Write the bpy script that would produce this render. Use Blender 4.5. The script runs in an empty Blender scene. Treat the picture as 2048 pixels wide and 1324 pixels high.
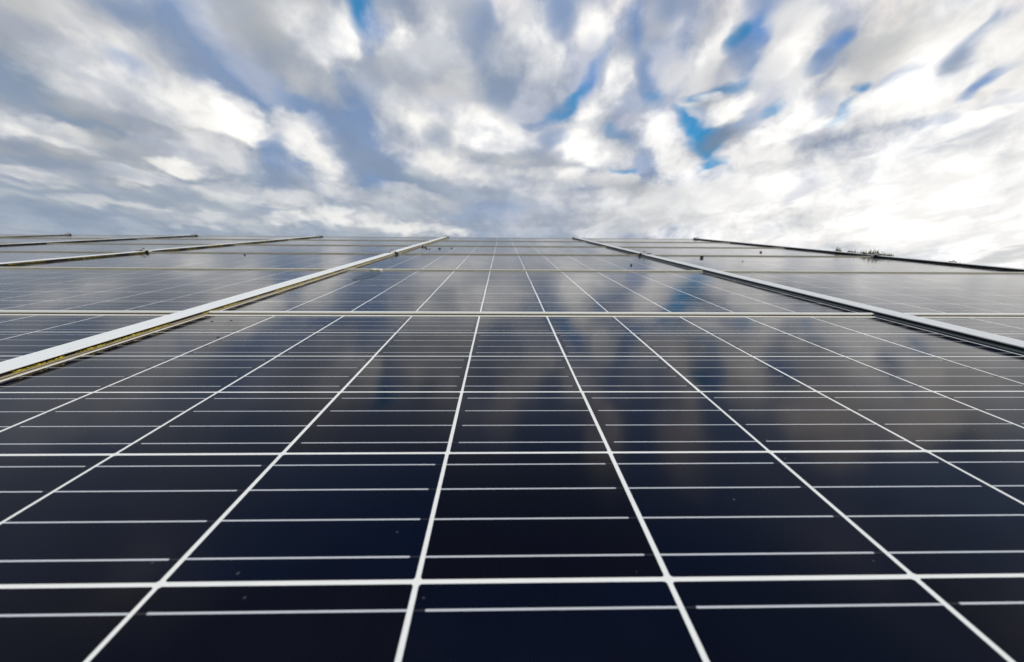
import bpy, bmesh, math, random
from mathutils import Vector, Matrix, Euler

random.seed(7)
SC = bpy.context.scene
COL = SC.collection

# ------------------------------------------------------------------ roof frame
# X runs along the eaves, Y up the slope, Z out of the glass; T puts the frame into the world
PITCH = math.radians(14.5)
T = Matrix.Translation((0, 0, 3.6)) @ Matrix.Rotation(PITCH, 4, 'X')

# ------------------------------------------------------------------ camera
F, YAW, CPIT, ROLL = 889.3, .0236, .2439, .0077
CPOS = Vector((.0528, -.2346, .2212))
r0 = Vector((math.cos(YAW), -math.sin(YAW), 0)); fh = Vector((math.sin(YAW), math.cos(YAW), 0))
fwd = math.cos(CPIT)*fh - math.sin(CPIT)*Vector((0, 0, 1))
up0 = math.sin(CPIT)*fh + math.cos(CPIT)*Vector((0, 0, 1))
cr = math.cos(ROLL)*r0 + math.sin(ROLL)*up0
cu = -math.sin(ROLL)*r0 + math.cos(ROLL)*up0
m = Matrix.Identity(4)
for i in range(3):
    m[i][0], m[i][1], m[i][2], m[i][3] = cr[i], cu[i], -fwd[i], CPOS[i]
cam = bpy.data.cameras.new('camera'); camo = bpy.data.objects.new('camera', cam); COL.objects.link(camo)
camo.matrix_world = T @ m
cam.sensor_width = 36; cam.lens = F/2048*36; cam.clip_start = .01; cam.clip_end = 20000
cam.dof.use_dof = True; cam.dof.focus_distance = .72; cam.dof.aperture_fstop = 6.7
SC.camera = camo
CW = T.to_3x3()

def aim(x, y):
    """world direction seen at photo coordinates (2048 x 1324)"""
    d = CW @ (cr*((x-1024)/F) + cu*(-(y-662)/F) + fwd)
    return d.normalized()

# ------------------------------------------------------------------ colour management
SC.view_settings.view_transform = 'Standard'; SC.view_settings.look = 'None'
SC.view_settings.exposure = 0; SC.view_settings.gamma = 1; SC.view_settings.use_curve_mapping = False
SC.cycles.max_bounces = 6; SC.cycles.glossy_bounces = 4; SC.cycles.diffuse_bounces = 3
SC.cycles.transparent_max_bounces = 8
SC.cycles.use_denoising = True

# ------------------------------------------------------------------ sun
SUN_EL, SUN_AZ = math.radians(36), math.radians(138)       # azimuth clockwise from straight up the slope
sund = Vector((math.sin(SUN_AZ)*math.cos(SUN_EL), math.cos(SUN_AZ)*math.cos(SUN_EL), math.sin(SUN_EL)))
sl = bpy.data.lights.new('sun', 'SUN'); sl.energy = 3.0; sl.angle = math.radians(10); sl.color = (1, .93, .83)
so = bpy.data.objects.new('sun', sl); COL.objects.link(so); so.location = (8, -8, 14)
so.rotation_euler = sund.to_track_quat('Z', 'Y').to_euler()

# ------------------------------------------------------------------ world: sky with broken cloud
W = bpy.data.worlds.new('World'); SC.world = W; W.use_nodes = True
nt = W.node_tree; nt.nodes.clear()
def N(t, **k):
    n = nt.nodes.new(t)
    for a, b in k.items(): setattr(n, a, b)
    return n
def L(a, b): nt.links.new(a, b)
def setin(n, i, v):
    if hasattr(v, 'node'): L(v, n.inputs[i])
    else: n.inputs[i].default_value = v
def vm(op, a, b=None, c=None):
    n = N('ShaderNodeVectorMath', operation=op); setin(n, 0, a)
    if b is not None: setin(n, 1 if op != 'SCALE' else 3, b)
    if c is not None: setin(n, 2, c)
    return n.outputs['Value'] if op in ('LENGTH', 'DOT_PRODUCT') else n.outputs['Vector']
def ma(op, a, b=None, c=None, clamp=False):
    n = N('ShaderNodeMath', operation=op, use_clamp=clamp); setin(n, 0, a)
    if b is not None: setin(n, 1, b)
    if c is not None: setin(n, 2, c)
    return n.outputs[0]
def mr(v, a, b, c=0., d=1., kind='SMOOTHSTEP'):
    n = N('ShaderNodeMapRange', interpolation_type=kind); setin(n, 0, v)
    for i, q in enumerate((a, b, c, d)): setin(n, i+1, q)
    return n.outputs[0]
def mix(f, a, b):
    n = N('ShaderNodeMix', data_type='RGBA'); n.clamp_factor = True
    setin(n, 0, f); setin(n, 6, a if hasattr(a, 'node') else (*a, 1)); setin(n, 7, b if hasattr(b, 'node') else (*b, 1))
    return n.outputs[2]
def noise(vec, scale, detail, rough=.5):
    n = N('ShaderNodeTexNoise', noise_dimensions='2D'); setin(n, 'Vector', vec)
    n.inputs['Scale'].default_value = scale; n.inputs['Detail'].default_value = detail; n.inputs['Roughness'].default_value = rough
    return n

tc = N('ShaderNodeTexCoord'); D = vm('NORMALIZE', tc.outputs['Generated'])
sx = N('ShaderNodeSeparateXYZ'); L(D, sx.inputs[0])
zc = ma('ADD', ma('MAXIMUM', sx.outputs[2], .0), .12)
cx_ = N('ShaderNodeCombineXYZ'); L(ma('DIVIDE', sx.outputs[0], zc), cx_.inputs[0]); L(ma('DIVIDE', sx.outputs[1], zc), cx_.inputs[1])
UV = cx_.outputs[0]                                        # cloud deck coordinates
WIND = vm('MULTIPLY', UV, (1, .85, 1))                       # clouds drawn out along the wind
# ragged edges
w1 = vm('SUBTRACT', noise(WIND, 3.0, 2, .5).outputs['Color'], (.5, .5, .5))
w2 = vm('SUBTRACT', noise(vm('MULTIPLY', UV, (1, .8, 1)), 12, 2, .5).outputs['Color'], (.5, .5, .5))
DW = vm('ADD', vm('ADD', D, vm('SCALE', w1, .035)), vm('SCALE', w2, .022))

# puffs and wisps that eat into every edge
def noise3(vec, scale, detail, rough):
    n = noise(vec, scale, detail, rough); n.noise_dimensions = '3D'; return n.outputs[0]
PUFF = ma('SUBTRACT', noise3(vm('ADD', D, vm('SCALE', w1, .05)), 12, 6, .62), .5)
DRAG = ma('SUBTRACT', noise(vm('MULTIPLY', UV, (1, .55, 1)), 5.5, 4, .55).outputs[0], .5)
RAG = ma('MULTIPLY_ADD', PUFF, 3.4, ma('MULTIPLY', DRAG, .45))

SKYG = 10.0      # the Background runs at 0.1
sky = N('ShaderNodeTexSky', sky_type='NISHITA'); sky.sun_disc = False
sky.sun_elevation = SUN_EL; sky.sun_rotation = SUN_AZ; sky.altitude = 200; sky.ozone_density = 2.5
blue = vm('MULTIPLY', sky.outputs[0], (.33, 1.38, 1.62))
def C(r, g, b): return (r*SKYG, g*SKYG, b*SKYG)
WHITE, PALE, CREAM = C(1.04, 1.02, .985), C(.70, .70, .705), C(.92, .90, .86)
GREY, SLATE, STEEL, HAZE = C(.33, .355, .39), C(.215, .285, .39), C(.18, .275, .46), C(.38, .43, .48)
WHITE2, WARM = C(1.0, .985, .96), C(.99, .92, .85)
PBLUE = C(.105, .255, .56)      # thin veil over blue
MID, MID2, LAV, LAV2 = C(.40, .41, .425), C(.50, .51, .52), C(.54, .56, .64), C(.33, .41, .58)
# general deck
n1 = noise(WIND, 1.5, 4, .45).outputs[0]
n2 = noise(vm('ADD', WIND, (7.3, 2.1, 0)), 2.1, 3, .45).outputs[0]
deck = mix(mr(n2, .36, .62), SLATE, PALE)
col = mix(mr(n1, .36, .60), STEEL, deck)

def blob(x, y, a, b, ang, color, alpha, soft=.25):
    """soft patch of cloud (or of clear sky) on the sky; a, b half sizes in degrees-like photo units, ang slope"""
    global col
    d0 = aim(x, y)
    e = 4.0
    ca, sa = math.cos(math.radians(ang)), math.sin(math.radians(ang))
    t1 = (aim(x+e*ca, y+e*sa)-aim(x-e*ca, y-e*sa))/(2*e)
    t2 = (aim(x-e*sa, y+e*ca)-aim(x+e*sa, y-e*ca))/(2*e)
    ra, rb = t1.length*a, t2.length*b
    t1.normalize(); t2 = (t2 - t1*t2.dot(t1)).normalized(); t3 = t1.cross(t2)
    v = vm('MULTIPLY_ADD', col, (1e-9, 1e-9, 1e-9), DW)       # chained, so the shader keeps few values alive
    p = vm('DOT_PRODUCT', v, tuple(t1/ra)); q = vm('DOT_PRODUCT', v, tuple(t2/rb))
    f = mr(ma('MULTIPLY_ADD', p, p, ma('MULTIPLY_ADD', q, q, RAG)), 2.0, soft*soft*.1-.15, 0., alpha)
    col = mix(f, col, color)

B = 'blue'
BLOBS = [
 # large tone areas
 (250, 400, 620, 130, 4, HAZE, .85, .3), (150, 160, 420, 190, 20, MID, .85, .3), (1000, 420, 420, 90, 3, HAZE, .85, .4),
 (1250, 220, 480, 240, -50, LAV, .6, .4), (1640, 140, 420, 170, -40, LAV, .6, .4),
 (1720, 430, 580, 140, 0, WHITE2, .98, .6), (1950, 350, 330, 150, -20, WHITE2, .97, .5),
 # upper left: long light banks with slate undersides
 (130, 40, 250, 70, 24, MID2, .9, .3), (30, 100, 130, 40, 24, GREY, .75, .3), (240, 75, 150, 50, 30, PALE, .85, .3),
 (273, 72, 60, 34, 30, CREAM, .8, .2), (323, 90, 60, 34, 35, CREAM, .8, .2), (200, 40, 70, 24, 28, MID, .5, .2),
 (400, 105, 300, 58, 42, STEEL, .97, .45), (250, 18, 90, 30, 38, STEEL, .8, .3), (640, 215, 180, 55, 42, STEEL, .9, .4),
 (430, 50, 80, 28, 38, LAV, .5, .2), (520, 158, 80, 26, 40, LAV, .45, .2), (700, 290, 140, 45, 44, STEEL, .85, .3),
 (251, 133, 62, 24, 32, LAV2, .85, .25),
 (80, 190, 230, 40, 24, SLATE, .92, .35), (10, 140, 110, 44, 20, SLATE, .8, .3), (200, 240, 120, 22, 18, SLATE, .7, .3),
 (230, 180, 190, 48, 27, PALE, .9, .4), (244, 172, 80, 26, 28, CREAM, .75, .2), (390, 220, 150, 46, 22, PALE, .95, .4), (360, 212, 80, 28, 22, CREAM, .7, .2),
 (470, 240, 78, 40, 22, CREAM, .97, .4), (490, 248, 46, 28, 22, WHITE, .85, .2),
 (240, 236, 150, 20, 20, GREY, .7, .25), (330, 262, 200, 16, 14, GREY, .6, .25), (150, 262, 110, 22, 16, SLATE, .6, .25),
 (60, 258, 130, 34, 14, PALE, .92, .35), (110, 262, 70, 24, 16, CREAM, .9, .3), (20, 250, 60, 22, 12, CREAM, .7, .2), (50, 305, 150, 22, 8, GREY, .75, .25),
 (250, 290, 160, 18, 12, MID2, .6, .25), (410, 300, 120, 24, 16, PALE, .85, .3), (370, 334, 60, 14, 8, CREAM, .8, .25), (298, 358, 110, 14, 9, PALE, .75, .25),
 (90, 330, 200, 13, 7, SLATE, .5, .3), (30, 352, 90, 14, 6, PALE, .75, .25), (150, 385, 230, 12, 7, SLATE, .55, .3), (330, 392, 130, 10, 10, SLATE, .35, .3),
 (510, 388, 120, 18, 7, PALE, .85, .3), (250, 410, 120, 12, 7, PALE, .5, .25), (250, 432, 170, 12, 7, SLATE, .45, .25), (60, 420, 130, 14, 4, SLATE, .4, .25),
 (588, 366, 60, 14, 12, SLATE, .55, .25), (574, 434, 56, 14, 4, CREAM, .75, .25), (420, 440, 120, 12, 4, PALE, .55, .2), (760, 452, 120, 12, 4, PALE, .7, .2),
 # bank at the top, left of centre
 (590, 45, 170, 84, 38, MID2, .95, .4), (640, 55, 100, 66, 45, PALE, .95, .35), (655, 70, 70, 56, 50, CREAM, .9, .3), (675, 80, 44, 50, 55, WHITE, .85, .25),
 (500, 60, 80, 40, 42, GREY, .5, .3), (600, 140, 120, 34, 36, GREY, .6, .3),
 (721, 18, 46, 26, 58, B, .95, .4), (756, 52, 40, 22, 58, PBLUE, .9, .4), (740, 85, 40, 16, 62, STEEL, .7, .3),
 (640, 170, 80, 34, 30, MID2, .55, .3),
 # left of centre, lower
 (574, 258, 40, 34, 40, PALE, .75, .3), (630, 305, 90, 46, 40, PALE, .95, .35), (628, 308, 56, 30, 40, CREAM, .9, .3), (553, 305, 24, 30, 20, STEEL, .8, .3),
 (740, 335, 100, 26, 40, STEEL, .75, .3), (690, 385, 120, 22, 14, PALE, .65, .25), (590, 350, 60, 14, 30, LAV2, .5, .25),
 # centre
 (800, 25, 60, 50, 60, GREY, .6, .3), (885, 25, 50, 60, -70, PALE, .8, .3),
 (850, 115, 105, 72, 30, PALE, .97, .4), (861, 97, 72, 52, 20, WHITE, .92, .3), (800, 110, 40, 40, 20, CREAM, .6, .2), (820, 165, 90, 36, 25, GREY, .55, .3),
 (965, 45, 46, 34, -60, LAV2, .85, .3), (965, 66, 32, 18, -60, STEEL, .55, .1), (994, 172, 44, 44, 80, SLATE, .9, .35), (920, 180, 60, 44, 40, MID2, .6, .3),
 (1010, 105, 50, 40, -60, PALE, .7, .25), (1033, 32, 44, 40, -60, PALE, .75, .25),
 (810, 245, 70, 52, 40, PALE, .85, .35), (836, 246, 44, 40, 45, CREAM, .9, .25), (875, 280, 34, 30, 60, SLATE, .7, .3), (910, 225, 70, 24, 20, LAV, .6, .3),
 (976, 265, 80, 44, 10, CREAM, .95, .45), (978, 266, 60, 32, 10, WHITE, 1., .5), (1020, 285, 50, 24, 15, WHITE, .9, .4), (1000, 318, 100, 15, 6, GREY, .55, .2),
 (885, 325, 100, 28, 24, PALE, .9, .35), (893, 330, 60, 18, 22, CREAM, .8, .25), (950, 350, 60, 16, 10, PALE, .6, .2),
 (790, 350, 110, 20, 28, SLATE, .7, .3), (960, 395, 130, 20, 6, SLATE, .4, .25), (965, 425, 80, 18, 0, STEEL, .55, .3), (830, 400, 90, 16, 8, MID2, .6, .2),
 (703, 430, 70, 18, 4, CREAM, .75, .25), (861, 455, 70, 14, 4, CREAM, .85, .3), (810, 385, 60, 12, 10, PALE, .5, .2), (1060, 340, 70, 20, 8, MID2, .6, .25),
 # right of centre: cells of cloud with blue between them
 (1075, 120, 70, 56, 78, PALE, .92, .35), (1083, 128, 56, 40, 78, WHITE, .95, .35), (1060, 205, 60, 34, -70, LAV, .8, .3), (1110, 170, 30, 40, 10, PALE, .5, .2),
 (1177, 61, 52, 42, 85, PALE, .9, .3), (1177, 61, 36, 30, 85, WHITE, .8, .25), (1170, 115, 46, 26, -70, LAV, .7, .2), (1120, 50, 26, 40, 10, STEEL, .6, .3),
 (1266, 43, 60, 22, 82, PBLUE, .9, .4), (1255, 90, 40, 18, -70, STEEL, .8, .3), (1177, 161, 70, 17, -62, PBLUE, .85, .35), (1123, 222, 40, 17, -35, B, 1., .5), (1150, 195, 40, 14, -50, B, .8, .4), (1090, 252, 44, 13, 15, STEEL, .8, .35),
 (1228, 145, 66, 36, -70, PALE, .92, .35), (1230, 154, 46, 25, -68, WHITE, .9, .3), (1292, 165, 54, 18, 80, STEEL, .85, .3), (1300, 200, 26, 14, -40, B, .7, .35), (1185, 225, 54, 34, -70, PALE, .85, .3), (1182, 235, 36, 24, -70, WHITE, .85, .3),
 (1327, 47, 40, 40, -70, LAV, .9, .3), (1335, 55, 22, 24, -70, PALE, .7, .2), (1340, 130, 46, 34, 80, LAV, .8, .25), (1345, 150, 24, 24, 80, PALE, .6, .2),
 (1180, 290, 96, 38, 10, PALE, .9, .4), (1185, 298, 66, 26, 8, WHITE, .95, .35), (1234, 268, 32, 13, 25, B, .9, .4), (1105, 280, 26, 18, -20, STEEL, .7, .3),
 (1265, 235, 56, 18, -40, LAV, .85, .3), (1316, 262, 46, 34, 20, WHITE, .97, .4), (1340, 312, 56, 36, 40, WHITE, .97, .4), (1284, 320, 18, 28, 10, LAV2, .9, .35),
 (1248, 341, 26, 8, 0, B, .85, .35), (1162, 352, 130, 16, 3, CREAM, .9, .3), (1073, 322, 70, 14, 6, MID2, .6, .3),
 (1270, 382, 80, 20, 6, MID2, .75, .3), (1110, 385, 90, 22, 16, PALE, .7, .3), (1200, 440, 150, 24, 0, MID2, .5, .3), (1330, 420, 90, 26, 10, PALE, .7, .3),
 (1420, 40, 60, 44, -68, LAV, .8, .3), (1424, 95, 84, 44, -66, PALE, .93, .4), (1430, 100, 56, 30, -66, WHITE, .95, .35), (1395, 175, 62, 26, -55, PALE, .85, .3),
 (1509, 72, 64, 26, -58, PBLUE, .9, .42), (1472, 80, 34, 18, -50, B, .9, .4), (1499, 122, 40, 34, -60, STEEL, .85, .35),
 (1455, 180, 62, 15, -14, B, 1., .5), (1400, 196, 36, 10, -8, B, .8, .4), (1520, 175, 60, 18, -45, STEEL, .8, .35),
 (1595, 90, 96, 38, -60, PALE, .93, .4), (1600, 88, 70, 26, -60, WHITE, .92, .35), (1540, 155, 62, 24, -52, PALE, .85, .3), (1590, 15, 60, 44, -60, PALE, .85, .3),
 (1413, 262, 46, 36, 55, B, 1., .6), (1374, 244, 34, 16, 40, B, .9, .45), (1430, 328, 30, 12, -10, B, 1., .55), (1420, 300, 24, 20, 80, B, .9, .5),
 (1468, 216, 66, 30, -14, PALE, .9, .45), (1470, 219, 54, 24, -14, WHITE, .98, .45), (1420, 196, 34, 10, 0, WHITE, .85, .3), (1400, 232, 30, 10, 10, LAV, .8, .3),
 (1456, 267, 56, 18, -32, SLATE, .85, .35), (1500, 240, 40, 10, -30, LAV2, .7, .3), (1549, 219, 30, 9, -35, B, .9, .4),
 (1540, 200, 50, 16, -35, LAV, .7, .3), (1613, 150, 80, 22, -48, PALE, .9, .35), (1667, 93, 50, 18, -52, PBLUE, .75, .25), (1707, 57, 40, 16, -52, PBLUE, .75, .25), (1740, 15, 50, 24, -45, STEEL, .85, .35), (1640, 125, 40, 14, -40, STEEL, .7, .3),
 (1682, 168, 60, 24, -50, WHITE, .93, .38), (1592, 244, 86, 42, -34, WHITE, .98, .48), (1530, 278, 70, 20, -26, WHITE, .9, .4), (1640, 255, 40, 16, -30, WHITE, .8, .3),
 (1814, 80, 190, 62, -42, CREAM, .9, .42), (1762, 75, 100, 40, -48, MID2, .7, .3), (1900, 75, 130, 34, -44, WHITE, .85, .4), (1780, 160, 70, 16, -24, LAV2, .6, .3),
 (1728, 169, 24, 13, -40, B, .97, .45), (1678, 226, 40, 13, -52, B, 1., .5), (1655, 200, 40, 18, -48, LAV2, .7, .3), (1610, 285, 70, 12, -28, LAV, .6, .3),
 (1814, 190, 190, 34, -18, WHITE, .97, .45), (1886, 200, 60, 24, -20, WHITE, .9, .35), (1958, 218, 70, 22, -24, WHITE, .9, .4),
 (1935, 105, 90, 24, -46, STEEL, .62, .2), (2015, 18, 66, 24, -42, STEEL, .6, .25), (1976, 155, 76, 15, -30, PBLUE, .85, .4), (1910, 130, 40, 18, -30, SLATE, .6, .3),
 (2024, 84, 66, 46, -42, CREAM, .97, .42), (2030, 84, 44, 28, -42, WHITE, .8, .3), (2019, 161, 60, 18, -28, CREAM, .85, .3), (2000, 195, 50, 9, -10, LAV2, .35, .2),
 (1868, 234, 46, 8, -12, LAV2, .4, .2), (1940, 262, 80, 8, -26, LAV2, .32, .2), (1879, 305, 50, 8, -16, LAV2, .3, .2), (1720, 310, 30, 8, -10, LAV, .5, .3),
 (1606, 385, 50, 14, -30, LAV, .6, .3), (1527, 316, 90, 24, -4, WHITE, .9, .4), (1540, 345, 80, 10, -4, PALE, .6, .3), (2015, 512, 90, 16, -14, MID2, .5, .25),
 (1400, 385, 100, 26, 4, PALE, .6, .3),
 # unseen cloud added overhead and to the sides, shaped to streak the glass reflections
 (900, -260, 900, 220, 0, SLATE, .8, .5), (1500, -300, 700, 200, 0, STEEL, .6, .5),
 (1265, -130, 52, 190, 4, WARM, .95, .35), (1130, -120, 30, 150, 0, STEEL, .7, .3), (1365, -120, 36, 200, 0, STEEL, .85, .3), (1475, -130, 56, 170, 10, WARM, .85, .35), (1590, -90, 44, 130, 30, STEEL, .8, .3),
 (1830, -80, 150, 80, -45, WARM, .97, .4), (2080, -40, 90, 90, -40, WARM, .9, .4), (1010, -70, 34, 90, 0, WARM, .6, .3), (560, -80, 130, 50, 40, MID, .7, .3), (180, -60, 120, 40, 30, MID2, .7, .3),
]
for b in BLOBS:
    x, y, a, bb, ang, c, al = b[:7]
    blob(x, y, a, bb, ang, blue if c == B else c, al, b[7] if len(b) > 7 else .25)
# the dappled layer: rounded cells, thinner between them, drawn out a little by the wind
vc = vm('ADD', vm('MULTIPLY', UV, (4.6, 3.3, 1)), vm('ADD', vm('SCALE', w1, 1.5), vm('SCALE', w2, .7)))
vo = N('ShaderNodeTexVoronoi', feature='SMOOTH_F1', voronoi_dimensions='2D'); L(vc, vo.inputs['Vector'])
vo.inputs['Scale'].default_value = 1.; vo.inputs['Smoothness'].default_value = .55
PF = mr(ma('MULTIPLY_ADD', PUFF, .55, vo.outputs['Distance']), .80, .15)
calm = mr(vm('DOT_PRODUCT', D, tuple(aim(1950, 420))), .74, .93, 1., .06)
gapw = ma('MULTIPLY', ma('SUBTRACT', 1., PF), ma('MULTIPLY', calm, .46))
col = mix(gapw, col, C(.33, .405, .55))
col = vm('SCALE', col, ma('MULTIPLY_ADD', PF, .18, .93))
# fine streaky texture of the cloud
st = noise(vm('MULTIPLY', UV, (1, .4, 1)), 8, 2, .5).outputs[0]
col = vm('SCALE', col, ma('MULTIPLY_ADD', PUFF, -.20, .99))
col = vm('SCALE', col, mr(st, .3, .7, .965, 1.03, 'LINEAR'))
col = mix(mr(sx.outputs[1], .1, -.35, 0., .7), col, PALE)  # sky behind the camera brightened to light the bar fronts
zen = mr(sx.outputs[2], .62, .80, 0., .95)  # overhead sky darkened to dim reflections in the near glass
col = mix(zen, col, mix(.15, blue, C(.035, .05, .11)))
low = mr(sx.outputs[2], -.02, .05)
col = mix(low, C(.16, .18, .17), col)
W.cycles.sampling_method = 'NONE'
bg = N('ShaderNodeBackground'); L(col, bg.inputs[0]); bg.inputs[1].default_value = .1
wo = N('ShaderNodeOutputWorld'); L(bg.outputs[0], wo.inputs[0])

# ------------------------------------------------------------------ materials
def mat(name, base, rough=.5, metal=0, ior=1.45, spec=.5):
    mm = bpy.data.materials.new(name); mm.use_nodes = True
    p = mm.node_tree.nodes['Principled BSDF']
    p.inputs['Base Color'].default_value = (*base, 1); p.inputs['Roughness'].default_value = rough
    p.inputs['Metallic'].default_value = metal; p.inputs['IOR'].default_value = ior; p.inputs['Specular IOR Level'].default_value = spec
    return mm
class G:
    """small helper over a material's node tree"""
    def __init__(s, mm): s.t = mm.node_tree; s.p = s.t.nodes['Principled BSDF']
    def n(s, ty, **k):
        q = s.t.nodes.new(ty)
        for a, b in k.items(): setattr(q, a, b)
        return q
    def l(s, a, b): s.t.links.new(a, b)
    def m(s, op, a, b=None, c=None):
        q = s.n('ShaderNodeMath', operation=op)
        for i, v in enumerate((a, b, c)):
            if v is None: continue
            if hasattr(v, 'node'): s.l(v, q.inputs[i])
            else: q.inputs[i].default_value = v
        return q.outputs[0]
    def mix(s, f, a, b, blend='MIX'):
        q = s.n('ShaderNodeMix', data_type='RGBA', blend_type=blend)
        for i, v in ((0, f), (6, a), (7, b)):
            if hasattr(v, 'node'): s.l(v, q.inputs[i])
            else: q.inputs[i].default_value = v if i == 0 else (*v, 1)
        return q.outputs[2]
    def noise(s, vec, scale, detail=3, rough=.5):
        q = s.n('ShaderNodeTexNoise'); s.l(vec, q.inputs['Vector'])
        q.inputs['Scale'].default_value = scale; q.inputs['Detail'].default_value = detail; q.inputs['Roughness'].default_value = rough
        return q.outputs[0]
    def ramp(s, v, a, b, c=0., d=1.):
        q = s.n('ShaderNodeMapRange', interpolation_type='SMOOTHSTEP'); s.l(v, q.inputs[0])
        for i, x in enumerate((a, b, c, d)): q.inputs[i+1].default_value = x
        return q.outputs[0]
    def obj(s): return s.n('ShaderNodeTexCoord').outputs['Object']
    def pos(s): return s.n('ShaderNodeNewGeometry').outputs['Position']

GIOR, GROUGH = 1.225, .085
def glassy(mm):
    g = G(mm); pos = g.pos()
    g.p.inputs['Specular Tint'].default_value = (1, .92, .87, 1)      # purple-brown cast of the anti-reflex coat
    a = g.noise(pos, 9, 4, .55); b = g.noise(pos, 260, 2, .6)
    r = g.m('ADD', g.ramp(a, .3, .7, GROUGH-.025, GROUGH+.035), g.m('MULTIPLY', g.m('SUBTRACT', b, .5), .06))
    g.l(r, g.p.inputs['Roughness'])
    return g
def dusty(g, c, amount=1.):
    """thin film of dust and fine specks lying on the glass"""
    pos = g.pos()
    f = g.m('MULTIPLY', g.ramp(g.noise(pos, 5, 6, .6), .42, .75), .004*amount)
    sp = g.n('ShaderNodeTexVoronoi', feature='F1'); g.l(pos, sp.inputs['Vector']); sp.inputs['Scale'].default_value = 70
    k = g.ramp(sp.outputs['Distance'], .10, .05)
    keep = g.ramp(g.noise(pos, 33, 1), .62, .64)
    f = g.m('ADD', f, g.m('MULTIPLY', g.m('MULTIPLY', k, keep), .16*amount))
    return g.mix(f, c, (.36, .35, .33))

def cell_mat(name, own):
    mm = mat(name, (.004, .005, .012), GROUGH, 0, GIOR)
    g = glassy(mm); o = g.obj()
    if own:
        rnd = g.n('ShaderNodeObjectInfo').outputs['Random']
        px = g.n('ShaderNodeSeparateXYZ'); g.l(o, px.inputs[0]); x = px.outputs[0]
    else:
        at = g.n('ShaderNodeAttribute', attribute_name='tone'); rnd = at.outputs['Fac']
        px = g.n('ShaderNodeSeparateXYZ'); g.l(o, px.inputs[0]); x = px.outputs[0]
    c = g.mix(g.ramp(rnd, .15, .9), (.0030, .0020, .0046), (.0017, .0032, .0125))
    gr = g.noise(o, 16, 3, .6)
    c = g.mix(g.ramp(gr, .35, .7, 0., .5), c, (.0020, .0017, .0056))
    # hair-thin printed contact lines across the ribbons
    s = g.m('ABSOLUTE', g.m('SUBTRACT', g.m('FRACT', g.m('MULTIPLY', x, 1/.0019)), .5))
    line = g.m('LESS_THAN', s, .055)
    c = g.mix(g.m('MULTIPLY', line, .05), c, (.16, .15, .17))
    g.l(dusty(g, c), g.p.inputs['Base Color'])
    return mm
M_CELL = cell_mat('silicon_cell', True); M_CELLS = cell_mat('silicon_cells', False)
def sheet(name, base):
    mm = mat(name, base, GROUGH, 0, GIOR); g = glassy(mm); o = g.pos()
    c = g.mix(g.ramp(g.noise(o, 30, 4), .4, .75, 0., .25), base, tuple(v*.8 for v in base))
    g.l(c, g.p.inputs['Base Color']); return mm
M_BACK = sheet('white_backsheet', (.82, .80, .755))
M_RIB = sheet('ribbon_tin', (.58, .58, .60)); M_DIM = sheet('ribbon_end', (.030, .028, .034))
def metal(name, base, rough, grain=(400, 6, 400), dirt=.25, dirtc=(.30, .28, .22), met=.25):
    mm = mat(name, base, rough, met); g = G(mm); o = g.obj()
    mp = g.n('ShaderNodeMapping'); g.l(o, mp.inputs[0]); mp.inputs['Scale'].default_value = grain
    a = g.noise(mp.outputs[0], 1, 3, .6)
    c = g.mix(g.ramp(a, .3, .7, 0., .35), base, tuple(v*.72 for v in base))
    b = g.noise(g.pos(), 24, 5, .65)
    c = g.mix(g.ramp(b, .55, .78, 0., dirt), c, dirtc)
    g.l(c, g.p.inputs['Base Color'])
    g.l(g.ramp(a, .3, .7, rough-.08, rough+.1), g.p.inputs['Roughness'])
    return mm
M_ALU = metal('weathered_aluminium', (.84, .83, .80), .55, dirt=.15, met=0)
M_ALUR = metal('greyer_aluminium', (.70, .69, .67), .55, met=.05)
M_LEDGE = metal('stained_ledge', (.46, .40, .29), .7, dirt=.5, dirtc=(.12, .10, .04))
M_SLOT = metal('shaded_web', (.035, .032, .024), .8, dirt=.5, dirtc=(.02, .018, .01))  # shade under the rail cap put into the colour of web and ledges
M_LEDGER = metal('grey_ledge', (.22, .24, .24), .5)
M_BAR = metal('bar_aluminium', (.85, .84, .80), .5, (6, 300, 300), .15, (.42, .38, .26))
M_BARD = metal('algae_stained_bar', (.40, .385, .315), .7, (6, 300, 300), .6, (.10, .095, .05))
M_GAP = metal('shaded_gap', (.075, .062, .035), .9, (8, 200, 200), .6, (.02, .02, .012))  # shadow of the seam gap put into the colour, dirt mottled over it
M_LIP = metal('pale_lip', (.68, .67, .60), .55, (6, 300, 300), .4, (.3, .27, .16))
M_HOOK = metal('clip_steel', (.50, .49, .43), .5, dirt=.6, dirtc=(.10, .09, .04))
M_BOLT = mat('blackened_bolt', (.02, .02, .018), .6)
def organic(name, a, b, sc):
    mm = mat(name, a, .9, 0, 1.4, .2); g = G(mm)
    g.l(g.mix(g.ramp(g.noise(g.pos(), sc, 4, .6), .38, .66), a, b), g.p.inputs['Base Color']); return mm
M_MOSS = organic('yellow_lichen', (.45, .36, .035), (.10, .085, .015), 90)
M_CLOD = organic('dark_clod', (.012, .011, .009), (.035, .03, .02), 120)
M_BLADE = organic('dry_green_blade', (.15, .15, .05), (.06, .065, .02), 60)
M_DROP = organic('chalky_white', (.62, .60, .50), (.42, .40, .28), 90)
M_ROOF = organic('dark_roof_sheet', (.045, .045, .047), (.07, .068, .065), 3)
M_WALL = organic('barn_boards', (.22, .17, .12), (.16, .12, .09), 2)
M_GRASS = organic('meadow', (.05, .085, .022), (.085, .10, .035), .3)
M_WET = mat('wet_film', (.03, .04, .05), .12, 0, 1.33); M_WET.node_tree.nodes['Principled BSDF'].inputs['Alpha'].default_value = .45

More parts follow.
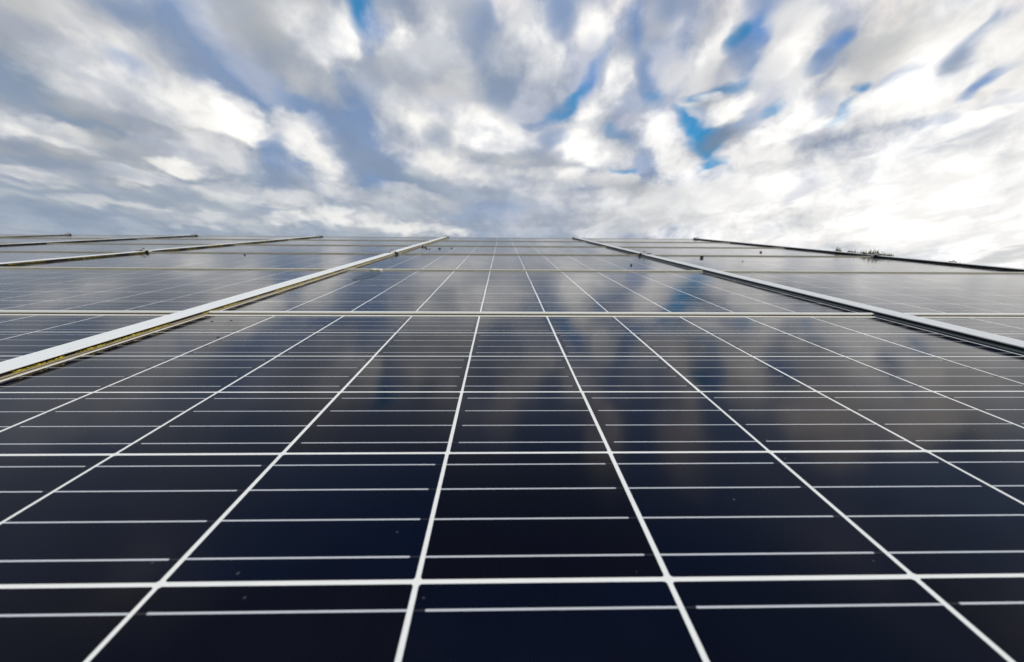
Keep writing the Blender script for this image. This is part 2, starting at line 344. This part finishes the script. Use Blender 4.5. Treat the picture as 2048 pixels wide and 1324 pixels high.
# ------------------------------------------------------------------ mesh helpers
def put(name, bm, mats, parent=None, at=None, smooth=False):
    me = bpy.data.meshes.new(name); bm.to_mesh(me); bm.free()
    for q in (mats if isinstance(mats, (list, tuple)) else [mats]): me.materials.append(q)
    if smooth:
        for p in me.polygons: p.use_smooth = True
    o = bpy.data.objects.new(name, me); COL.objects.link(o)
    if parent is not None:
        o.parent = parent
        if at is not None: o.location = at
    else:
        o.matrix_world = T @ Matrix.Translation(at or (0, 0, 0))
    return o
def tag(o, label, cat, group=None, kind=None):
    if label: o['label'] = label
    if cat: o['category'] = cat
    if group: o['group'] = group
    if kind: o['kind'] = kind
    return o
def empty(name, at, label, cat, group=None, rotz=0):
    o = bpy.data.objects.new(name, None); COL.objects.link(o); o.empty_display_size = .1
    o.matrix_world = T @ Matrix.Translation(at) @ Matrix.Rotation(rotz, 4, 'Z')
    return tag(o, label, cat, group)
def box(bm, x0, x1, y0, y1, z0, z1, mi=0, bev=0):
    vs = [bm.verts.new(p) for p in ((x0, y0, z0), (x1, y0, z0), (x1, y1, z0), (x0, y1, z0), (x0, y0, z1), (x1, y0, z1), (x1, y1, z1), (x0, y1, z1))]
    fs = [bm.faces.new([vs[i] for i in q]) for q in ((3, 2, 1, 0), (4, 5, 6, 7), (0, 1, 5, 4), (1, 2, 6, 5), (2, 3, 7, 6), (3, 0, 4, 7))]
    for f in fs: f.material_index = mi
    if bev:
        bmesh.ops.bevel(bm, geom=list({e for f in fs for e in f.edges}), offset=bev, segments=2, affect='EDGES')
def quad(bm, x0, x1, y0, y1, z, mi=0):
    f = bm.faces.new([bm.verts.new(p) for p in ((x0, y0, z), (x1, y0, z), (x1, y1, z), (x0, y1, z))]); f.material_index = mi; return f
def cell_shape(bm, x0, y0, w, h, flip, tone=None, lay=None):
    """one cell with clipped corners and its four ribbons; the ribbon stops short at one end"""
    c = .0014; z = .00007
    pts = [(x0+c, y0), (x0+w-c, y0), (x0+w, y0+c), (x0+w, y0+h-c), (x0+w-c, y0+h), (x0+c, y0+h), (x0, y0+h-c), (x0, y0+c)]
    f = bm.faces.new([bm.verts.new((a, b, z)) for a, b in pts]); f.material_index = 0
    if lay is not None: f[lay] = tone
    e = .0072; rw = .00078
    for k in range(4):
        yc = y0 + h*(k+.5)/4
        a0, a1 = (x0, x0+w-e) if not flip else (x0+e, x0+w)
        quad(bm, a0, a1, yc-rw, yc+rw, z+.00006, 1)
        d0, d1 = (a1, x0+w) if not flip else (x0, a0)
        quad(bm, d0, d1, yc-rw*.9, yc+rw*.9, z+.00006, 2)

# ------------------------------------------------------------------ layout of the array
ROWL, SEAM1 = .9584, .8147
SEAMS = [-.182] + [SEAM1 + i*ROWL for i in range(6)]            # lower edge of every row, then the ridge line
CAPW = .050
# right edge of a left rail's cap / left edge of a right rail's cap
RAILX = {-4: -6.93-CAPW, -3: -5.36-CAPW, -2: -3.80-CAPW, -1: -2.232-CAPW, 0: -.6405-CAPW, 1: .969, 2: 2.545}   # left edge of each cap
RAILX = {k: v for k, v in RAILX.items()}
CELL = .156
# columns: x of first cell edge, pitch
COLS = {0: (-.638, .1595)}
for k in (-4, -3, -2, -1): COLS[k] = None
def col_cells(k):
    if k == 0: return -.638, .1595
    x0 = RAILX[k]+CAPW-.003 if k != 1 else RAILX[1]+.068
    x1 = RAILX[k+1]-.012 if k < 0 else RAILX[2]-.006
    if k < 0: x1 = RAILX[k+1]+CAPW - .0805
    return x0, (x1-x0)/10

ROWN = ['front', 'second', 'third', 'fourth', 'fifth', 'top']
COLN = {0: 'middle column between the two near rails', 1: 'right-hand column beside the roof verge', -1: 'first column left of the near left rail',
        -2: 'second column left of the near left rail', -3: 'third column left of the near left rail', -4: 'farthest left column'}
LOOK = {0: 'white-gridded', 1: 'pale sky-mirroring', -1: 'dark grey', -2: 'grey cloud-mirroring', -3: 'distant grey', -4: 'thin far-off grey'}
PG = 'solar panels tiled over the whole roof slope'
cache = {}
def panel(k, r):
    x0c, px = col_cells(k)
    y0, y1 = SEAMS[r], SEAMS[r+1]
    py = .1595 if r == 0 else .1565
    cy0 = -.1595+.00175 if r == 0 else y0+.0122+.00175
    cw = px*CELL/.1595; ch = py*CELL/.1595
    gx = px-cw
    xl, xr = x0c-.006, x0c+10*px+.006                          # edges of the white border
    lab = f"{LOOK[k]} solar panel, {ROWN[r]} row, {COLN[k]}"
    t = empty('solar_panel', (xl, y0, 0), lab, 'solar panel', PG)
    near = (k, r) in ((0, 0), (0, 1), (-1, 0), (1, 0), (-1, 1), (1, 1))
    w, d = xr-xl, y1-y0
    key = (round(w, 4), r == 0, r >= 2)
    key1 = ('lam', round(w, 4), round(d, 4))
    parts = {}
    def part(nm, kk, build, mats, parent=t, at=(0, 0, 0)):
        if kk not in cache:
            bm = bmesh.new(); build(bm)
            o = put(nm, bm, mats, parent, at); cache[kk] = o.data
        else:
            o = bpy.data.objects.new(nm, cache[kk]); COL.objects.link(o); o.parent = parent; o.location = at
        return o
    part('laminate', key1, lambda bm: box(bm, 0, w, .0105, d-.0092, -.005, 0), M_BACK)
    bar = M_BAR if r <= 1 else (M_LIP if r == 2 else M_BARD)
    def barb(bm):
        box(bm, -.004, w+.004, 0, .0098, .0016, .0062, 0, .0007)
    part('bottom_profile', ('bar', round(w, 4), bar.name), barb, bar)
    part('shade_strip', ('seam_shade', round(w, 4)), lambda bm: (box(bm, -.004, w+.004, .0014, .0098, -.012, .0014), box(bm, -.004, w+.004, -.0085, .0012, -.006, .0005)), M_GAP)  # dark strip stands in for the shadow gap under the bar
    if r < 5:
        part('top_profile', ('lip', round(w, 4), round(d, 4)), lambda bm: box(bm, -.002, w+.002, d-.0125, d-.0092, -.002, .0008), M_LIP)
    else:
        part('top_profile', ('ridgelip', round(w, 4)), lambda bm: box(bm, -.004, w+.004, d-.0055, d+.022, -.02, .003, 0, .001), M_BARD)
    ox, oy = x0c-xl+gx/2, cy0-y0
    if near:
        for j in range(6):
            kk = ('cell', round(cw, 4), round(ch, 4), j % 2)
            for i in range(10):
                o = part('solar_cell', kk, lambda bm: cell_shape(bm, 0, 0, cw, ch, j % 2 == 0), [M_CELL, M_RIB, M_DIM], t,
                         (ox+i*px+random.uniform(-.0004, .0004), oy+j*py+random.uniform(-.0003, .0003), 0))
    else:
        def arr(bm):
            lay = bm.faces.layers.float.new('tone')
            for j in range(6):
                for i in range(10): cell_shape(bm, ox+i*px, oy+j*py, cw, ch, j % 2 == 0, random.random(), lay)
        part('cell_array', ('arr', round(cw, 4), round(ch, 4), round(ox, 4), round(oy, 4)), arr, [M_CELLS, M_RIB, M_DIM])
    return t
for r in range(6):
    for k in (0, 1, -1, -2, -3, -4):
        if (r == 0 and k < -2) or (r == 1 and k < -3): continue     # far outside the frame on the left
        panel(k, r)

# ------------------------------------------------------------------ rails between the columns
RG = 'metal rails running up the roof between the panels'
SPLIT, RIDGE = 2.72, SEAMS[-1]+.006
RLAB = {0: 'white rail left of the middle panels, yellow moss underneath', 1: 'light grey clean rail right of the middle panels',
        2: 'dark-sided rail along the right roof verge', -1: 'mossy rail, second to the left of the middle panels',
        -2: 'thin black-sided rail, third to the left of the middle panels', -3: 'thin pale far rail at the left edge'}
def rail(k, y0, y1, seg):
    x = RAILX[k]
    t = empty('cover_rail', (x, y0, 0), RLAB[k] + (', lower length' if seg == 0 else ', upper length'), 'rail', RG)
    ln = y1-y0; dz = .0 if seg == 0 else .0015
    cap = M_ALU if k <= 0 else M_ALUR
    bm = bmesh.new()
    box(bm, 0, CAPW, 0, ln, .0096+dz, .0118+dz, 0, .0007)
    put('cap', bm, cap, t)
    bm = bmesh.new(); box(bm, .0085, CAPW-.0085, .003, ln, -.012, .0096+dz); put('web', bm, M_SLOT, t)
    led = M_LEDGE if k in (0, -3) else M_LEDGER if k == 1 else M_SLOT
    for s in (0, 1):
        a, b = ((.0005, .0085) if s == 0 else (CAPW-.0085, CAPW-.0005))
        bm = bmesh.new(); box(bm, a-((.0075 if k > 0 else .020) if s == 0 else 0), b, 0, ln, .0030, .0038)
        if s == 0: box(bm, a+.002, b, 0, ln, -.006, .0016)
        else: box(bm, a, b-.002, 0, ln, -.006, .0016)
        put('ledge', bm, led, t)
    return t
for k in (0, 1, 2, -1, -2, -3):
    rail(k, -.26, SPLIT, 0); rail(k, SPLIT+.004, RIDGE, 1)

# clips that hold the rail ends
CG = 'clips holding the rail ends'
WHERE = {0: 'the white rail left of the middle panels', 1: 'the grey rail right of the middle panels', 2: 'the dark rail on the right verge', -1: 'the second rail to the left', -2: 'the third rail to the left', -3: 'the far left rail'}
def clip(k, y, seg):
    x = RAILX[k]+CAPW/2
    t = empty('rail_clip', (x, y, 0), ('bent metal clip halfway up ' if seg == 0 else 'bent metal clip at the ridge end of ') + WHERE[k], 'clip', CG)
    bm = bmesh.new()
    prof = [(-.038, .004), (-.031, .0125), (-.022, .0155), (-.008, .0205), (.006, .0215), (.018, .0190), (.027, .0150), (.034, .0125), (.041, .004)]
    th = .003
    for (xa, za), (xb, zb) in zip(prof, prof[1:]):
        vs = [bm.verts.new(p) for p in ((xa, -.014, za), (xb, -.014, zb), (xb, .014, zb), (xa, .014, za), (xa, -.014, za+th), (xb, -.014, zb+th), (xb, .014, zb+th), (xa, .014, za+th))]
        for q in ((3, 2, 1, 0), (4, 5, 6, 7), (0, 1, 5, 4), (1, 2, 6, 5), (2, 3, 7, 6), (3, 0, 4, 7)): bm.faces.new([vs[i] for i in q])
    bmesh.ops.remove_doubles(bm, verts=bm.verts, dist=1e-5)
    put('bracket', bm, M_HOOK, t)
    bm = bmesh.new()
    bmesh.ops.create_cone(bm, cap_ends=True, segments=6, radius1=.0065, radius2=.006, depth=.006, matrix=Matrix.Translation((0, 0, .0265)))
    put('bolt', bm, M_BOLT, t)
    for (bx, s) in ((-.030, .008), (-.010, .006), (.025, .006), (.036, .005)):
        bm = bmesh.new()
        bmesh.ops.create_icosphere(bm, subdivisions=2, radius=s, matrix=Matrix.Diagonal((1.2, .8, .9, 1)))
        for v in bm.verts: v.co += Vector([random.uniform(-.0014, .0014) for _ in range(3)])
        put('grime_lump', bm, M_CLOD, t, (bx+random.uniform(-.004, .004), -.016, .008+random.uniform(0, .006)))
for k in (0, 1, 2, -1, -2, -3):
    clip(k, SPLIT+.004, 0); clip(k, RIDGE-.016, 1)

# ------------------------------------------------------------------ moss and lichen under the left rails
def moss(k, y0, y1, n, label):
    bm = bmesh.new(); x = RAILX[k]+CAPW
    y = y0
    while y < y1:
        run = random.uniform(.02, .22)
        ye = min(y+run, y1)
        while y < ye:
            s = random.uniform(.0012, .0032)
            Mx = Matrix.Translation((x-.0055+random.uniform(-.002, .0025), y, .0040+s*.35)) @ Euler((0, 0, random.uniform(0, 3))).to_matrix().to_4x4() @ Matrix.Diagonal((1.1, 1.7, .75, 1))
            bmesh.ops.create_icosphere(bm, subdivisions=1, radius=s, matrix=Mx)
            y += s*random.uniform(1.0, 2.4)
        y += random.uniform(.01, .13)
    for v in bm.verts: v.co += Vector([random.uniform(-.0005, .0005) for _ in range(3)])
    o = put('moss', bm, M_MOSS); tag(o, label, 'moss', None, 'stuff')
moss(0, .22, 5.5, 0, 'yellow-green moss crusting the ledge under the white left rail')
moss(-1, 1.3, 5.5, 0, 'olive moss along the ledge of the second rail to the left')

# ------------------------------------------------------------------ small debris
def lump(name, x, y, size, label, cat, material, group=None, flat=.8, z=.0):
    bm = bmesh.new()
    size *= .66
    for q in range(4):
        s = size*random.uniform(.28, .5)
        bmesh.ops.create_icosphere(bm, subdivisions=2, radius=s, matrix=Matrix.Translation((random.uniform(-.25, .25)*size, random.uniform(-.25, .25)*size, s*flat*.9)) @ Matrix.Diagonal((1, 1, flat, 1)))
    for v in bm.verts: v.co += Vector([random.uniform(-.05, .05)*size for _ in range(3)]); v.co.z = max(v.co.z, .0004)
    o = put(name, bm, material, None, (x, y, z)); return tag(o, label, cat, group)
lump('moss_clod', 1.309, 2.56, .034, 'largest black clod lying on the right-hand panels', 'clod', M_CLOD, None, 1.1)
lump('moss_clod', .718, 2.05, .017, 'small black crumb alone on a middle panel near the right rail', 'clod', M_CLOD)
lump('moss_clod', 2.0, 3.11, .024, 'small dark crumb high on the right-hand panels', 'clod', M_CLOD)
lump('moss_clod', 1.445, 2.33, .009, 'tiny faint crumb on the right-hand panels below the largest clod', 'clod', M_CLOD)
lump('moss_clod', -1.536, 2.58, .015, 'small dark crumb on the panel left of the white rail', 'clod', M_CLOD)
for (x, y, s) in ((-.600, 3.50, .026), (-.572, 3.46, .022), (-.535, 3.30, .016), (-.500, 3.24, .020), (-.435, 3.31, .020), (-.345, 3.36, .015)):
    lump('moss_crumb', x, y, s, 'dark crumb in the scatter beside the upper white rail', 'crumb', M_CLOD, 'dark crumbs scattered beside the upper white rail')
for (x, y) in ((-.585, .735), (-.548, .742), (-.49, .60)):
    lump('dirt_fleck', x, y, .007, 'flat dark fleck of dirt near the white rail on the front panel', 'fleck', M_CLOD, 'dark flecks near the white rail', .25)

# white blotch hanging over the second seam, with a wet streak below
t = empty('bird_dropping', (-.505, 1.79, .0), 'chalky white blotch on the second seam with a dark wet streak below', 'dropping')
bm = bmesh.new()
for q in range(7):
    s = random.uniform(.008, .016)
    bmesh.ops.create_icosphere(bm, subdivisions=2, radius=s, matrix=Matrix.Translation((random.uniform(-.020, .020), random.uniform(-.03, .0), .003)) @ Matrix.Diagonal((1.1, 1.0, .38, 1)))
put('blotch', bm, M_DROP, t, None, True)
bm = bmesh.new()
ring = []
for q in range(40):
    a = 2*math.pi*q/40
    rx = .034*(1+.10*math.sin(3*a)+.05*math.sin(7*a)); ry = .165
    ring.append(bm.verts.new((.012+rx*math.cos(a)*(1-.25*math.sin(a)), -.195+ry*math.sin(a)*(1+.04*math.cos(5*a)), .0017)))
bm.faces.new(ring); r_ = bmesh.ops.extrude_face_region(bm, geom=list(bm.faces)); 
for v in [g for g in r_['geom'] if isinstance(g, bmesh.types.BMVert)]: v.co.z -= .0006
put('wet_streak', bm, M_WET, t)

# ------------------------------------------------------------------ tufts growing on the right verge
def tuft(x, y, n, h, spread, label):
    bm = bmesh.new()
    for q in range(n):
        bx, by = random.gauss(0, spread*.3), max(-2*spread, min(2*spread, random.gauss(0, spread)))
        hh = h*random.uniform(.35, 1)*(1-.35*min(1, abs(by)/(2*spread)))
        ang = random.uniform(0, 6.28); lean = random.uniform(.1, .75)
        dx, dy = math.cos(ang), math.sin(ang); w = random.uniform(.0015, .0032)
        px, py = -dy*w, dx*w
        pr = None
        for s in range(4):
            f = s/3; cx, cy, cz = bx+dx*lean*hh*f*f, by+dy*lean*hh*f*f, hh*f*(1-.25*lean*f)
            k = (1-f)+.06
            cur = (bm.verts.new((cx-px*k, cy-py*k, cz)), bm.verts.new((cx+px*k, cy+py*k, cz)))
            if pr: bm.faces.new((pr[0], pr[1], cur[1], cur[0]))
            pr = cur
    t = empty('grass_tuft', (x, y, .011), label, 'tuft', 'tufts growing on the right verge')
    put('blades', bm, M_BLADE, t)
    bm = bmesh.new()
    for q in range(max(4, n//7)):
        s = h*random.uniform(.10, .24)
        bmesh.ops.create_icosphere(bm, subdivisions=2, radius=s, matrix=Matrix.Translation((random.gauss(0, spread*.3), random.gauss(0, spread*.8), s*.35)) @ Matrix.Diagonal((1, 1.3, .7, 1)))
    for v in bm.verts: v.co += Vector([random.uniform(-.12, .12)*h*.2 for _ in range(3)])
    put('cushion', bm, M_BLADE, t)
XV = RAILX[2]+CAPW+.012
tuft(XV+.005, 3.15, 26, .055, .016, 'small upright tuft, farthest up the right verge')
tuft(XV+.005, 3.02, 9, .048, .03, 'sparse wispy tuft on the right verge')
tuft(XV, 2.93, 22, .020, .045, 'low flat tuft on the right verge left of the thick one')
tuft(XV, 2.80, 90, .052, .05, 'thickest dark tuft, beside the clip on the right verge')
tuft(XV+.01, 2.70, 24, .026, .02, 'short tuft rooted right at the verge clip')
tuft(XV, 2.25, 9, .020, .02, 'tiny dry tuft, lowest on the right verge')

# ------------------------------------------------------------------ the barn that carries the array
barn = empty('barn', (0, 0, 0), 'dark roof under the solar panels, its grey verge trim outside the rightmost rail', 'barn')
X0, X1 = RAILX[-4]-.2, RAILX[2]+CAPW+.05
bm = bmesh.new(); box(bm, X0, X1, -.30, SEAMS[-1]+.03, -.08, -.013); put('roof_slope', bm, M_ROOF, barn)
bm = bmesh.new(); box(bm, RAILX[2]+CAPW+.001, X1+.012, -.30, SEAMS[-1]+.03, -.0128, .004, 0, .001); box(bm, X1+.0005, X1+.012, -.30, SEAMS[-1]+.03, -.14, -.013); put('verge_trim', bm, M_LEDGER, barn)
Ti = T.inverted()
def wbox(name, x0, x1, y0, y1, z0, z1, material):                 # a box given in world axes
    bm = bmesh.new(); box(bm, x0, x1, y0, y1, z0, z1); bmesh.ops.transform(bm, matrix=Ti, verts=bm.verts); put(name, bm, material, barn)
ridge = T @ Vector((0, SEAMS[-1]+.03, -.02))
bm = bmesh.new(); box(bm, X0, X1, .004, 6.2, -.07, 0)
bmesh.ops.transform(bm, matrix=Ti @ Matrix.Translation((0, ridge.y, ridge.z)) @ Matrix.Rotation(-PITCH, 4, 'X'), verts=bm.verts)
put('roof_slope', bm, M_ROOF, barn)
yb = ridge.y*2-.1
wbox('wall', X0+.2, X1-.25, .25, .40, 0, 3.5, M_WALL); wbox('wall', X0+.2, X1-.25, yb-.4, yb-.25, 0, 3.4, M_WALL)
for xx in (X0+.2, X1-.40):
    bm = bmesh.new()
    pr = [(.41, 0), (yb-.41, 0), (yb-.41, 3.4), (ridge.y, ridge.z-.12), (.41, 3.5)]
    va = [bm.verts.new((xx, a, b)) for a, b in pr]; vb = [bm.verts.new((xx+.15, a, b)) for a, b in pr]
    bm.faces.new(va[::-1]); bm.faces.new(vb)
    for i in range(5): j = (i+1) % 5; bm.faces.new((va[i], va[j], vb[j], vb[i]))
    bmesh.ops.transform(bm, matrix=Ti, verts=bm.verts); put('wall', bm, M_WALL, barn)

# ------------------------------------------------------------------ ground
bm = bmesh.new(); quad(bm, -3000, 3000, -3000, 3000, 0)
me = bpy.data.meshes.new('ground'); bm.to_mesh(me); bm.free(); me.materials.append(M_GRASS)
g_ = bpy.data.objects.new('ground', me); COL.objects.link(g_); tag(g_, 'green meadow around the barn', 'ground', None, 'structure')
